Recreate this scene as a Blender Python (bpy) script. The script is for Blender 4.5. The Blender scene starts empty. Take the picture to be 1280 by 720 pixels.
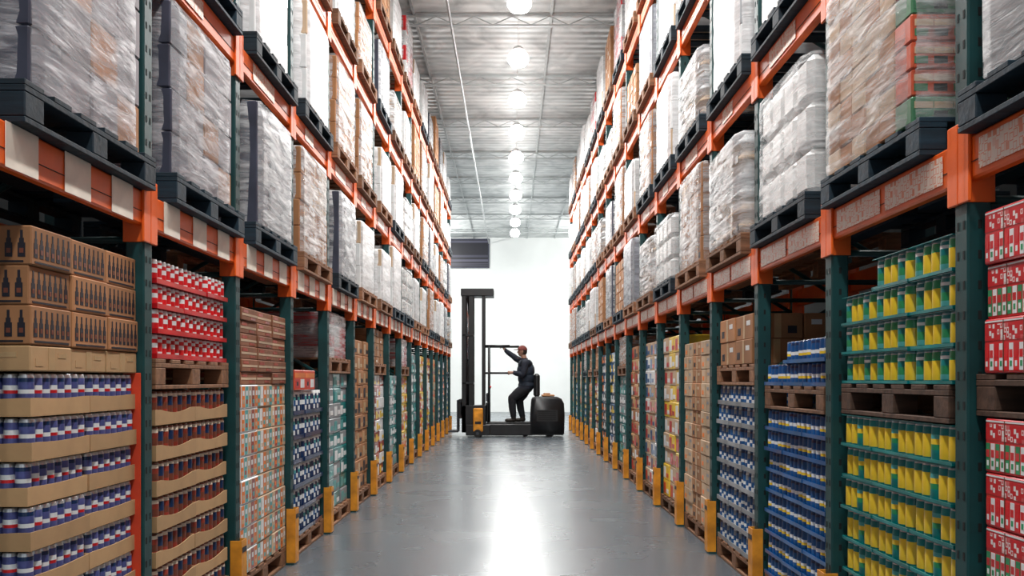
import bpy, bmesh, math, random
from mathutils import Vector, Matrix, noise
random.seed(11)
R=random.Random(5)
scene=bpy.context.scene
COL=scene.collection
try:
    scene.view_settings.view_transform='Standard'
    scene.view_settings.look='None'
except Exception as e: print(e)
scene.view_settings.exposure=0.0

# ------------------------------------------------------------ materials
def ramp(nt,stops):
    r=nt.nodes.new('ShaderNodeValToRGB')
    e=r.color_ramp.elements
    e[0].position=stops[0][0]; e[0].color=stops[0][1]
    e[1].position=stops[-1][0]; e[1].color=stops[-1][1]
    for p,c in stops[1:-1]:
        n=e.new(p); n.color=c
    return r
def P(name,col,rough=.5,metal=0,var=.15,scale=7,bump=0.0,stretch=(1,1,1),rnd=0.0,coat=0):
    m=bpy.data.materials.new(name); m.use_nodes=True
    nt=m.node_tree; b=nt.nodes['Principled BSDF']
    b.inputs['Roughness'].default_value=rough; b.inputs['Metallic'].default_value=metal
    if coat: b.inputs['Coat Weight'].default_value=coat
    tc=nt.nodes.new('ShaderNodeTexCoord'); mp=nt.nodes.new('ShaderNodeMapping'); mp.inputs['Scale'].default_value=stretch
    nt.links.new(tc.outputs['Object'],mp.inputs['Vector'])
    nz=nt.nodes.new('ShaderNodeTexNoise'); nz.inputs['Scale'].default_value=scale; nz.inputs['Detail'].default_value=5
    nt.links.new(mp.outputs['Vector'],nz.inputs['Vector'])
    lo=tuple(max(0,c*(1-var)) for c in col)+(1,); hi=tuple(min(1,c*(1+var)) for c in col)+(1,)
    r=ramp(nt,[(.3,lo),(.7,hi)])
    nt.links.new(nz.outputs['Fac'],r.inputs['Fac'])
    out=r.outputs['Color']
    if rnd>0:
        oi=nt.nodes.new('ShaderNodeObjectInfo'); hs=nt.nodes.new('ShaderNodeHueSaturation')
        mr=nt.nodes.new('ShaderNodeMapRange'); mr.inputs['To Min'].default_value=1-rnd; mr.inputs['To Max'].default_value=1+rnd*.4
        nt.links.new(oi.outputs['Random'],mr.inputs['Value']); nt.links.new(mr.outputs['Result'],hs.inputs['Value'])
        nt.links.new(out,hs.inputs['Color']); out=hs.outputs['Color']
    nt.links.new(out,b.inputs['Base Color'])
    if bump>0:
        bp=nt.nodes.new('ShaderNodeBump'); bp.inputs['Strength'].default_value=bump; bp.inputs['Distance'].default_value=.01
        nt.links.new(nz.outputs['Fac'],bp.inputs['Height']); nt.links.new(bp.outputs['Normal'],b.inputs['Normal'])
    return m
def EM(name,col,s):
    m=bpy.data.materials.new(name); m.use_nodes=True; b=m.node_tree.nodes['Principled BSDF']
    b.inputs['Base Color'].default_value=(1,1,1,1); b.inputs['Emission Color'].default_value=col+(1,); b.inputs['Emission Strength'].default_value=s
    return m

M={}
M['orange']=P('rack_orange',(.92,.13,.010),.42,0,.18,5,rnd=.15)
M['teal']=P('rack_green',(.005,.050,.052),.45,0,.3,5)
M['slot']=P('slot_dark',(.004,.006,.006),.8)
M['cream']=P('cream_paint',(.80,.66,.52),.5,0,.15,9)
M['wood']=P('pallet_wood',(.25,.12,.06),.75,0,.35,5,.3,(1,6,6),rnd=.5)
M['darkwood']=P('pallet_wood_dark',(.085,.045,.028),.8,0,.4,5,.3,(1,6,6))
M['bluewood']=P('pallet_blue',(.004,.022,.038),.65,0,.4,5,.3,(1,6,6),rnd=.4)
M['kraft']=P('kraft_board',(.52,.32,.155),.75,0,.12,6,rnd=.15)
M['carton']=P('carton_brown',(.40,.185,.078),.78,0,.18,4,rnd=.35)
M['cartond']=P('carton_redbrown',(.27,.105,.05),.78,0,.2,5,rnd=.3)
M['cartonw']=P('carton_pale',(.58,.42,.28),.75,0,.16,4,rnd=.25)
M['tape']=P('tape',(.50,.33,.17),.3)
M['ink']=P('ink_black',(.012,.012,.02),.5)
M['slate']=P('pack_slate',(.05,.055,.085),.45,0,.3,6)
M['plum']=P('pack_plum_grey',(.17,.15,.17),.5,0,.3,5)
M['blue']=P('pack_blue',(.004,.095,.30),.3,0,.3,9,rnd=.2,coat=.4)
M['navy']=P('pack_navy',(.005,.028,.10),.3,0,.3,9,coat=.4)
M['violet']=P('can_violet',(.10,.115,.32),.28,.2,.4,18)
M['white']=P('pack_white',(.80,.82,.82),.35,0,.1,9)
M['red']=P('pack_red',(.64,.012,.018),.33,0,.2,9,rnd=.15,coat=.4)
M['rust']=P('jar_rust',(.36,.045,.025),.33,0,.3,9,rnd=.2,coat=.4)
M['green']=P('pack_green',(.02,.26,.10),.35,0,.3,9,coat=.3)
M['mgreen']=P('crate_green',(.06,.20,.10),.45,0,.3,9)
M['mred']=P('crate_red',(.52,.085,.035),.45,0,.3,9)
M['tealp']=P('pack_teal',(.0,.21,.21),.33,0,.35,9,coat=.4,rnd=.25)
M['yellow']=P('pack_yellow',(.90,.60,.035),.35,0,.15,9,coat=.3)
M['orangep']=P('pack_orange',(.78,.20,.03),.4,0,.2,9)
M['brown']=P('jar_brown',(.18,.05,.028),.3,0,.3,12,coat=.4)
M['cyan']=P('pack_cyan',(.08,.38,.38),.35,0,.2,9)
M['grey']=P('pack_grey',(.30,.32,.34),.45,0,.2,9,rnd=.3)
M['dark']=P('pack_charcoal',(.035,.04,.05),.45,0,.3,9)
M['silver']=P('can_silver',(.75,.76,.78),.28,.7,.08)
M['jug']=P('jug_plastic',(.78,.79,.78),.35,0,.08,6)
M['galv']=P('steel_galvanised',(.55,.57,.58),.4,.7,.15,12)
M['yguard']=P('guard_yellow',(.80,.30,.02),.5,0,.35,8,.1)
M['redplate']=P('guard_red',(.66,.06,.02),.45,0,.15)
M['black']=P('truck_black',(.007,.008,.010),.45,0,.3,8)
M['rubber']=P('rubber',(.012,.012,.013),.8)
M['rod']=P('chrome_rod',(.6,.6,.62),.15,1)
M['skin']=P('skin',(.34,.18,.12),.5,0,.08)
M['jacket']=P('jacket_cloth',(.009,.013,.025),.85,0,.3,20,.2)
M['vest']=P('vest_cloth',(.012,.021,.038),.8,0,.3,20,.2)
M['trouser']=P('trouser_cloth',(.008,.009,.013),.85,0,.3,20,.2)
M['boot']=P('boot_leather',(.02,.014,.01),.5)
M['hair']=P('hair_dark',(.015,.010,.008),.7,0,.4,60,.4)
M['cap']=P('cap_cloth',(.14,.025,.018),.8,0,.3,30,.2)
M['leather']=P('brown_leather',(.42,.20,.08),.6)
M['lamp']=EM('lamp_glow',(1.0,.99,.965),32)
M['housing']=P('lamp_housing',(.75,.75,.75),.4,.2)

def film(name,col,amin,amax,lo=.62,bump=.5):
    m=bpy.data.materials.new(name); m.use_nodes=True; nt=m.node_tree; b=nt.nodes['Principled BSDF']
    L=nt.links.new
    b.inputs['Roughness'].default_value=.34
    tc=nt.nodes.new('ShaderNodeTexCoord'); oi=nt.nodes.new('ShaderNodeObjectInfo')
    mu=nt.nodes.new('ShaderNodeMath'); mu.operation='MULTIPLY'; mu.inputs[1].default_value=37; L(oi.outputs['Random'],mu.inputs[0])
    ad=nt.nodes.new('ShaderNodeVectorMath'); ad.operation='ADD'; L(tc.outputs['Object'],ad.inputs[0]); L(mu.outputs[0],ad.inputs[1])
    mp=nt.nodes.new('ShaderNodeMapping'); mp.inputs['Scale'].default_value=(1.2,1.2,7); mp.inputs['Rotation'].default_value=(.22,.15,0); L(ad.outputs[0],mp.inputs['Vector'])
    n1=nt.nodes.new('ShaderNodeTexNoise'); n1.inputs['Scale'].default_value=2.6; n1.inputs['Detail'].default_value=8; n1.inputs['Roughness'].default_value=.64; n1.inputs['Distortion'].default_value=.6
    L(mp.outputs[0],n1.inputs['Vector'])
    mr=nt.nodes.new('ShaderNodeMapRange'); mr.inputs['From Min'].default_value=.38; mr.inputs['From Max'].default_value=.64
    mr.inputs['To Min'].default_value=amin; mr.inputs['To Max'].default_value=amax; L(n1.outputs['Fac'],mr.inputs['Value']); L(mr.outputs['Result'],b.inputs['Alpha'])
    mp2=nt.nodes.new('ShaderNodeMapping'); mp2.inputs['Scale'].default_value=(1.3,1.3,8); mp2.inputs['Rotation'].default_value=(-.2,.18,.2); L(ad.outputs[0],mp2.inputs['Vector'])
    n2=nt.nodes.new('ShaderNodeTexNoise'); n2.inputs['Scale'].default_value=3; n2.inputs['Detail'].default_value=6; n2.inputs['Roughness'].default_value=.55; n2.inputs['Distortion'].default_value=1.0; L(mp2.outputs[0],n2.inputs['Vector'])
    rc=ramp(nt,[(.32,tuple(c*lo for c in col)+(1,)),(.6,col+(1,))]); L(n2.outputs['Fac'],rc.inputs['Fac'])
    hs=nt.nodes.new('ShaderNodeHueSaturation'); mr2=nt.nodes.new('ShaderNodeMapRange'); mr2.inputs['To Min'].default_value=.66; mr2.inputs['To Max'].default_value=1.06
    L(oi.outputs['Random'],mr2.inputs['Value']); L(mr2.outputs['Result'],hs.inputs['Value']); L(rc.outputs['Color'],hs.inputs['Color']); L(hs.outputs['Color'],b.inputs['Base Color'])
    bp=nt.nodes.new('ShaderNodeBump'); bp.inputs['Strength'].default_value=bump; bp.inputs['Distance'].default_value=.014; L(n2.outputs['Fac'],bp.inputs['Height']); L(bp.outputs['Normal'],b.inputs['Normal'])
    return m
M['film']=film('stretch_film',(.76,.77,.79),.14,.80)
M['filmthin']=film('stretch_film_thin',(.76,.77,.78),.06,.58)
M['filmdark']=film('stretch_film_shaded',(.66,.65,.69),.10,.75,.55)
M['filmwhite']=film('stretch_film_dense',(.88,.89,.90),.70,1.0,.78,.4)
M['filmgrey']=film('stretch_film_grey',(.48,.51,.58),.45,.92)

def labelmat(name,bg,fg,sx,bands=(.26,.28,.42,.44),rnd_=.55):
    m=bpy.data.materials.new(name); m.use_nodes=True; nt=m.node_tree; b=nt.nodes['Principled BSDF']; L=nt.links.new
    tc=nt.nodes.new('ShaderNodeTexCoord'); mp=nt.nodes.new('ShaderNodeMapping'); mp.inputs['Scale'].default_value=(sx if name=='print_red' else .01,sx,sx*.8)
    L(tc.outputs['Object'],mp.inputs['Vector'])
    v=nt.nodes.new('ShaderNodeTexVoronoi'); v.distance='CHEBYCHEV'; v.feature='F1'; v.inputs['Scale'].default_value=1; v.inputs['Randomness'].default_value=rnd_; L(mp.outputs[0],v.inputs['Vector'])
    r=ramp(nt,[(.0,bg+(1,)),(bands[0],bg+(1,)),(bands[1],fg+(1,)),(bands[2],fg+(1,)),(bands[3],bg+(1,))])
    L(v.outputs['Distance'],r.inputs['Fac']); L(r.outputs['Color'],b.inputs['Base Color']); b.inputs['Roughness'].default_value=.4
    return m
M['lab_l']=P('shelf_label_cream',(.90,.82,.70),.5,0,.08,12)
M['lab_r']=labelmat('shelf_label_print',(.82,.70,.60),(.74,.24,.12),40,(.30,.33,.40,.43))
M['printred']=labelmat('print_red',(.60,.012,.018),(.82,.78,.76),60,(.20,.23,.36,.39),.7)
M['boardmark']=labelmat('board_print',(.012,.012,.022),(.10,.10,.15),9,(.20,.24,.30,.34),.8)

# ------------------------------------------------------------ mesh builder
class MB:
    def __init__(s): s.v=[]; s.f=[]; s.m=[]; s.mats=[]; s.sm=[]
    def mi(s,k):
        if k not in s.mats: s.mats.append(k)
        return s.mats.index(k)
    def face(s,idx,k,smooth=False): s.f.append(tuple(idx)); s.m.append(s.mi(k)); s.sm.append(smooth)
    def box(s,a,b,k,c=0.0):
        x0,y0,z0=a; x1,y1,z1=b
        cx,cy,cz=(x0+x1)/2,(y0+y1)/2,(z0+z1)/2; hx,hy,hz=abs(x1-x0)/2,abs(y1-y0)/2,abs(z1-z0)/2
        c=min(c,hx*.95,hy*.95,hz*.95); o=len(s.v)
        if c<=0:
            for sx in(-1,1):
                for sy in(-1,1):
                    for sz in(-1,1): s.v.append((cx+sx*hx,cy+sy*hy,cz+sz*hz))
            for q in((0,1,3,2),(4,6,7,5),(0,4,5,1),(2,3,7,6),(0,2,6,4),(1,5,7,3)): s.face([o+i for i in q],k)
            return
        ids={}
        for sx in(-1,1):
            for sy in(-1,1):
                for sz in(-1,1):
                    for ax in range(3):
                        d=[hx-c,hy-c,hz-c]; d[ax]=(hx,hy,hz)[ax]
                        ids[(sx,sy,sz,ax)]=len(s.v); s.v.append((cx+sx*d[0],cy+sy*d[1],cz+sz*d[2]))
        def add(lst,nrm):
            a,b_,c_=[Vector(s.v[i]) for i in lst[:3]]
            if (b_-a).cross(c_-a).dot(Vector(nrm))<0: lst=lst[::-1]
            s.face(lst,k)
        for sg in(-1,1):
            add([ids[(sg,-1,-1,0)],ids[(sg,1,-1,0)],ids[(sg,1,1,0)],ids[(sg,-1,1,0)]],(sg,0,0))
            add([ids[(-1,sg,-1,1)],ids[(1,sg,-1,1)],ids[(1,sg,1,1)],ids[(-1,sg,1,1)]],(0,sg,0))
            add([ids[(-1,-1,sg,2)],ids[(1,-1,sg,2)],ids[(1,1,sg,2)],ids[(-1,1,sg,2)]],(0,0,sg))
        for p in(-1,1):
            for q in(-1,1):
                add([ids[(p,q,-1,0)],ids[(p,q,-1,1)],ids[(p,q,1,1)],ids[(p,q,1,0)]],(p,q,0))
                add([ids[(p,-1,q,0)],ids[(p,-1,q,2)],ids[(p,1,q,2)],ids[(p,1,q,0)]],(p,0,q))
                add([ids[(-1,p,q,1)],ids[(-1,p,q,2)],ids[(1,p,q,2)],ids[(1,p,q,1)]],(0,p,q))
                for r in(-1,1): add([ids[(p,q,r,0)],ids[(p,q,r,1)],ids[(p,q,r,2)]],(p,q,r))
    def lathe(s,cx,cy,prof,seg,cap0=None,cap1=None,sm=True):
        o=len(s.v)
        for (r,z,_) in prof:
            for i in range(seg):
                a=2*math.pi*i/seg; s.v.append((cx+r*math.cos(a),cy+r*math.sin(a),z))
        for j in range(len(prof)-1):
            for i in range(seg):
                i2=(i+1)%seg; s.face((o+j*seg+i,o+j*seg+i2,o+(j+1)*seg+i2,o+(j+1)*seg+i),prof[j][2],sm)
        if cap0: s.face([o+i for i in range(seg)][::-1],cap0)
        if cap1: s.face([o+(len(prof)-1)*seg+i for i in range(seg)],cap1)
    def tube(s,p0,p1,r0,k,r1=None,seg=10,caps=True):
        r1=r0 if r1 is None else r1
        p0=Vector(p0); p1=Vector(p1); d=(p1-p0).normalized()
        u=d.orthogonal().normalized(); w=d.cross(u); o=len(s.v)
        for p,r in((p0,r0),(p1,r1)):
            for i in range(seg):
                a=2*math.pi*i/seg; s.v.append(tuple(p+r*(math.cos(a)*u+math.sin(a)*w)))
        for i in range(seg):
            i2=(i+1)%seg; s.face((o+i,o+i2,o+seg+i2,o+seg+i),k,True)
        if caps:
            s.face([o+i for i in range(seg)][::-1],k); s.face([o+seg+i for i in range(seg)],k)
    def ell(s,c,r,k,seg=20,rings=12):
        o=len(s.v)
        for j in range(1,rings):
            t=math.pi*j/rings
            for i in range(seg):
                a=2*math.pi*i/seg
                s.v.append((c[0]+r[0]*math.sin(t)*math.cos(a),c[1]+r[1]*math.sin(t)*math.sin(a),c[2]-r[2]*math.cos(t)))
        b=len(s.v); s.v.append((c[0],c[1],c[2]-r[2])); s.v.append((c[0],c[1],c[2]+r[2]))
        for j in range(rings-2):
            for i in range(seg):
                i2=(i+1)%seg; s.face((o+j*seg+i,o+j*seg+i2,o+(j+1)*seg+i2,o+(j+1)*seg+i),k,True)
        for i in range(seg):
            i2=(i+1)%seg; s.face((b,o+i2,o+i),k,True); s.face((b+1,o+(rings-2)*seg+i,o+(rings-2)*seg+i2),k,True)
    def mesh(s,name):
        me=bpy.data.meshes.new(name); me.from_pydata(s.v,[],s.f)
        for k in s.mats: me.materials.append(M[k])
        me.polygons.foreach_set('material_index',s.m); me.polygons.foreach_set('use_smooth',s.sm)
        me.update(); return me
    def obj(s,name,parent=None,loc=(0,0,0),link=True):
        ob=bpy.data.objects.new(name,s.mesh(name)); ob.location=loc
        if link: COL.objects.link(ob)
        if parent: ob.parent=parent
        return ob
def tag(o,label,cat,group=None,kind=None):
    o['label']=label; o['category']=cat
    if group: o['group']=group
    if kind: o['kind']=kind
def empty(name,loc=(0,0,0)):
    e=bpy.data.objects.new(name,None); e.empty_display_size=.1; e.location=loc; COL.objects.link(e); return e
def child(name,mesh,parent,loc=(0,0,0),rot=(0,0,0),scale=(1,1,1)):
    c=bpy.data.objects.new(name,mesh); c.parent=parent; c.location=loc; c.rotation_euler=rot; c.scale=scale; COL.objects.link(c); return c
def inst(proto,loc,rz=0,label='',cat='',group=None,sc=(1,1,1)):
    name,me,kids=proto
    o=bpy.data.objects.new(name,me); o.location=loc; o.rotation_euler=(0,0,rz); o.scale=sc
    COL.objects.link(o); tag(o,label,cat,group)
    for (cn,cm,cl,pr) in kids:
        c=child(cn,cm,o,cl)
        for k,v in pr.items(): c[k]=v
    return o

# ------------------------------------------------------------ camera
CAMH=1.3; F=1160.0
cam=bpy.data.cameras.new('camera'); co=bpy.data.objects.new('camera',cam); COL.objects.link(co)
co.location=(0,0,CAMH); co.rotation_euler=(math.pi/2,0,0)
cam.sensor_width=36; cam.lens=36*F/1280; cam.shift_y=115/1280; cam.clip_end=200
scene.camera=co

# ------------------------------------------------------------ room
YW=37.8; ZC=7.1; XW=5.2; YB=-5.0
def struct(mb,name):
    o=mb.obj(name); o['kind']='structure'; return o
def quad(name,pts,mat):
    b=MB(); M.setdefault(mat.name,mat); b.v=pts; b.face((0,1,2,3),mat.name); return struct(b,name)
fm=bpy.data.materials.new('polished_concrete'); fm.use_nodes=True; nt=fm.node_tree; b=nt.nodes['Principled BSDF']; L=nt.links.new
tc=nt.nodes.new('ShaderNodeTexCoord')
n=nt.nodes.new('ShaderNodeTexNoise'); n.inputs['Scale'].default_value=.5; n.inputs['Detail'].default_value=6; n.inputs['Roughness'].default_value=.5; L(tc.outputs['Object'],n.inputs['Vector'])
r=ramp(nt,[(.25,(.088,.108,.126,1)),(.75,(.128,.150,.170,1))]); L(n.outputs['Fac'],r.inputs['Fac']); L(r.outputs['Color'],b.inputs['Base Color'])
n2=nt.nodes.new('ShaderNodeTexNoise'); n2.inputs['Scale'].default_value=1.2; n2.inputs['Detail'].default_value=4; L(tc.outputs['Object'],n2.inputs['Vector'])
mr=nt.nodes.new('ShaderNodeMapRange'); mr.inputs['To Min'].default_value=.22; mr.inputs['To Max'].default_value=.32; L(n2.outputs['Fac'],mr.inputs['Value']); L(mr.outputs['Result'],b.inputs['Roughness'])
b.inputs['Specular IOR Level'].default_value=1.0
M['floor']=fm
quad('floor',[(-XW,YB,0),(XW,YB,0),(XW,YW,0),(-XW,YW,0)],fm)
wm=P('wall_paint',(.86,.885,.87),.7,0,.03,1.2)
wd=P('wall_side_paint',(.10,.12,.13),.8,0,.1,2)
quad('wall_far',[(-XW,YW,0),(XW,YW,0),(XW,YW,ZC),(-XW,YW,ZC)],wm)
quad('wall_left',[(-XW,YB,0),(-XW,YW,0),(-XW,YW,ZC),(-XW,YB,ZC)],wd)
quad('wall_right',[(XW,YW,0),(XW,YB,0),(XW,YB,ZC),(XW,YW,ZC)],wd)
# ceiling
cm=bpy.data.materials.new('ribbed_steel_deck'); cm.use_nodes=True; nt=cm.node_tree; b=nt.nodes['Principled BSDF']; L=nt.links.new
tc=nt.nodes.new('ShaderNodeTexCoord')
wv=nt.nodes.new('ShaderNodeTexWave'); wv.bands_direction='Y'; wv.inputs['Scale'].default_value=1.3; wv.inputs['Distortion'].default_value=.5; wv.inputs['Detail'].default_value=2; L(tc.outputs['Object'],wv.inputs['Vector'])
n=nt.nodes.new('ShaderNodeTexNoise'); n.inputs['Scale'].default_value=1.6; n.inputs['Detail'].default_value=9; n.inputs['Distortion'].default_value=1.2; L(tc.outputs['Object'],n.inputs['Vector'])
r=ramp(nt,[(.32,(.46,.49,.49,1)),(.66,(.82,.84,.83,1))]); L(n.outputs['Fac'],r.inputs['Fac'])
mx=nt.nodes.new('ShaderNodeMix'); mx.data_type='RGBA'; mx.blend_type='MULTIPLY'; mx.inputs[0].default_value=.15
L(r.outputs['Color'],mx.inputs[6]); L(wv.outputs['Color'],mx.inputs[7]); L(mx.outputs[2],b.inputs['Base Color'])
b.inputs['Roughness'].default_value=.45
bp=nt.nodes.new('ShaderNodeBump'); bp.inputs['Strength'].default_value=.4; bp.inputs['Distance'].default_value=.04; L(wv.outputs['Fac'],bp.inputs['Height']); L(bp.outputs['Normal'],b.inputs['Normal'])
M['deck']=cm
quad('ceiling',[(-XW,YW,ZC),(XW,YW,ZC),(XW,YB,ZC),(-XW,YB,ZC)],cm)
t=1
M['joist']=P('joist_paint',(.50,.53,.53),.5,.1,.1)
y=-3.0
while y<YW-.5:
    j=MB(); j.box((-XW+.01,y-.035,ZC-.04),(XW-.01,y+.035,ZC-.001),'joist'); j.box((-XW+.01,y-.03,ZC-.20),(XW-.01,y+.03,ZC-.175),'joist')
    x=-XW+.1; up=True
    while x<XW-.4:
        z0,z1=(ZC-.175,ZC-.04) if up else (ZC-.04,ZC-.175)
        j.tube((x,y,z0),(x+.30,y,z1),.008,'joist',seg=5,caps=False); x+=.30; up=not up
    struct(j,'trim_%d'%t); t+=1; y+=2.95
for x in(-1.55,0.62,1.75):
    j=MB(); j.box((x-.02,YB+.01,ZC-.035),(x+.02,YW-.01,ZC-.001),'joist'); struct(j,'trim_%d'%t); t+=1
sp=MB(); sp.tube((-.95,YB+.01,ZC-.25),(-.95,YW-.01,ZC-.25),.02,'galv',seg=10)
yy=-3
while yy<YW-1:
    sp.tube((-.95,yy,ZC-.25),(-.95,yy,ZC-.33),.008,'galv',seg=6); sp.lathe(-.95,yy,[(.025,ZC-.335,'galv'),(.025,ZC-.33,'galv')],10,'galv','galv'); yy+=2.95
o=sp.obj('sprinkler_pipe'); tag(o,'galvanised sprinkler pipe running under the roof deck','pipe')
# dark board high on the far wall
wx0,wx1,wz0,wz1=-2.52,-.92,5.85,7.05
e=empty('wall_board',((wx0+wx1)/2,YW-.001,wz0)); tag(e,'dark board with pale edge high on the white wall','board')
hw=(wx1-wx0)/2; hh=wz1-wz0
w=MB(); w.box((-hw+.05,-.05,.05),(hw-.05,-.002,hh-.05),'boardmark'); w.obj('panel',e)
w=MB()
for a,b_ in(((-hw,-.07,0),(-hw+.05,-.002,hh)),((hw-.05,-.07,0),(hw,-.002,hh)),((-hw+.05,-.07,0),(hw-.05,-.002,.05)),((-hw+.05,-.07,hh-.05),(hw-.05,-.002,hh))): w.box(a,b_,'slate')
w.obj('frame',e)

# ------------------------------------------------------------ high bay lamps
ZL=6.42
lh=MB(); lh.lathe(0,0,[(.11,.135,'housing'),(.08,.19,'housing'),(.03,.22,'housing')],16,'housing','housing'); LH=lh.mesh('housing')
lg=MB(); lg.lathe(0,0,[(.05,-.11,'lamp'),(.12,-.09,'lamp'),(.16,-.035,'lamp'),(.168,.02,'lamp'),(.145,.09,'lamp'),(.10,.132,'lamp')],12,'lamp','lamp'); LG=lg.mesh('diffuser')
lc=MB(); lc.tube((0,0,.22),(0,0,ZC-ZL-.001),.004,'housing',seg=6); LC=lc.mesh('hanger')
def lampat(x,y,pw,typ='AREA'):
    e=empty('high_bay_lamp',(x,y,ZL)); tag(e,'glowing round high bay lamp hung under the roof','ceiling lamp','high bay lamps under the roof')
    child('housing',LH,e); child('diffuser',LG,e); child('hanger',LC,e)
    ld=bpy.data.lights.new('lamp_light',typ); ld.energy=pw; ld.color=(1,.99,.965)
    if typ=='AREA': ld.shape='DISK'; ld.size=.24
    else: ld.shadow_soft_size=.08
    lo=bpy.data.objects.new('lamp_light',ld); lo.parent=e; lo.location=(0,0,-.118 if typ=='AREA' else -.21); COL.objects.link(lo)
for k in range(-7,10): lampat(.1,(ZL-CAMH)/470*F+2.2*k,84+6*max(0,k))
for x in(-3.3,3.3):  # side lamps added out of view behind the racks to whiten the far wall
    for y in(26.5,30.5): lampat(x,y,150)
    lampat(x,34.2,330,'POINT')

# ------------------------------------------------------------ racks
BAY=1.3; DEP=1.08; LV=[2.10,3.23,4.40,5.57]; BH=.145
WL,WR=1.56,1.50
YL0=3.98; YR0=3.10
HT=6.05
def frame_mesh():
    m=MB(); pw=.08
    for x0 in(0.0,DEP-pw):
        x1=x0+pw
        m.box((x0,-.045,.012),(x1,.045,HT),'teal',.006)
        m.box((x0-.03,-.065,0),(x1+.03,.065,.012),'teal')
    z=.25; up=True
    while z<HT-.6:
        a,b_=(pw,DEP-pw) if up else (DEP-pw,pw)
        m.tube((a,0,z),(b_,0,z+.55),.016,'teal',seg=6); z+=.55; up=not up
        if int(z/.55)%3==0: m.tube((pw,0,z),(DEP-pw,0,z),.016,'teal',seg=6)
    z=.2
    while z<HT:
        for yy in(-.02,.02): m.box((-.0012,yy-.006,z),(-.0002,yy+.006,z+.028),'slot')
        m.box((.034,-.0462,z),(.046,-.0452,z+.028),'slot')
        z+=.1
    return m.mesh('upright_frame')
FM=frame_mesh()
def beam_mesh():
    m=MB(); L_=BAY/2
    m.box((0,-L_+.046,-BH),(.045,L_-.046,0),'orange',.008)
    m.box((-.002,-L_+.05,-BH*.62),(-.0005,L_-.05,-BH*.60),'slot')
    for s in(-1,1):
        a,b_=sorted((s*(L_-.0015),s*(L_-.075)))
        m.box((-.012,a,-BH-.07),(.0,b_,.055),'orange',.003)
        a,b_=sorted((s*(L_-.046),s*(L_-.053)))
        m.box((-.012,a,-BH-.07),(.088,b_,.055),'orange',.002)
    return m.mesh('beam')
BM=beam_mesh()
def lab_mesh(k,l,h=.062): 
    m=MB(); m.box((-.0045,-l/2,-h),(-.0025,l/2,h),k,.0008); return m.mesh('label_plate')
LBL=lab_mesh('lab_l',.20,.071); LBR=lab_mesh('lab_r',.50,.050); LBS=lab_mesh('lab_r',.30,.045)
def rack(side,W,y0,k0,k1):
    s=-1 if side=='L' else 1
    root=empty('pallet_rack',(s*W,y0+BAY*k0,0))
    tag(root,'tall rack with green posts and orange beams beside the aisle','pallet rack')
    for k in range(k0,k1+1):
        child('upright_frame',FM,root,(0,BAY*(k-k0),0),(0,0,math.pi if s<0 else 0))
    for k in range(k0,k1):
        yc=BAY*(k-k0)+BAY/2
        for li,z in enumerate(LV):
            rz=0 if s>0 else math.pi
            c=child('beam',BM,root,(0,yc,z),(0,0,rz))
            if li==0:
                if s<0:
                    for t_ in(-.38,0,.38): child('label_plate',LBL,c,(0,t_,-BH/2))
                else:
                    for t_ in(-.275,.275): child('label_plate',LBR,c,(0,t_,-BH/2))
            elif li==1 and k<12:
                child('label_plate',LBR if k%2 else LBS,c,(0,.1,-BH/2))
            child('rear_beam',BM,root,(s*DEP,yc,z),(0,0,rz+math.pi))
    return root
rackL=rack('L',WL,YL0,-2,15)
rackR=rack('R',WR,YR0,-2,16)
pm=MB()
pm.box((-.035,-.052,0),(-.031,.052,.38),'yguard',.001); pm.box((-.031,-.052,0),(.03,-.048,.38),'yguard',.001); pm.box((-.031,.048,0),(.03,.052,.38),'yguard',.001)
pm.box((-.0375,-.04,.31),(-.0355,.04,.34),'ink')
PM=pm.mesh('post_protector')
for s,W,y0,k0,k1 in((-1,WL,YL0,0,15),(1,WR,YR0,0,16)):
    for k in range(k0,k1+1):
        o=bpy.data.objects.new('post_protector',PM); o.location=(s*(W-.002),y0+BAY*k,0.013); o.rotation_euler=(0,0,0 if s>0 else math.pi)
        COL.objects.link(o); tag(o,'scuffed yellow steel guard at the foot of a rack post','post guard','rack post protectors')
g=MB(); g.box((0,0,.16),(.075,.006,1.33),'redplate',.002); g.box((0,0,.10),(.075,.02,.16),'redplate',.002)
child('column_guard',g.mesh('column_guard'),rackL,(-.085,BAY*2-.058,0))

# ------------------------------------------------------------ pallets
def pallet_mesh(k,lx=1.02,ly=1.06):
    m=MB(); n=6
    for i in range(n):
        y=-ly/2+ (ly-.12)*i/(n-1); m.box((-lx/2,y,.118),(lx/2,y+.12,.136),k,.002)
    for x in(-lx/2,-.05,lx/2-.1):
        m.box((x,-ly/2,.098),(x+.1,ly/2,.1175),k,.002)
        m.box((x,-ly/2,0),(x+.1,ly/2,.018),k,.002)
        for y in(-ly/2,-.06,ly/2-.12): m.box((x,y,.0185),(x+.1,y+.12,.0975),k,.004)
    return m.mesh('pallet')
PAL={'w':pallet_mesh('wood'),'b':pallet_mesh('bluewood'),'d':pallet_mesh('darkwood')}
PLAB={'w':'worn wooden pallet under stacked goods','b':'dark blue painted pallet under stacked goods','d':'dark weathered wooden pallet under stacked packs'}
def pallet(kind,x,y,z):
    o=bpy.data.objects.new('pallet',PAL[kind]); o.location=(x,y,z); COL.objects.link(o)
    tag(o,PLAB[kind],'pallet','pallets in the racks'); return o
PH=.137

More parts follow.
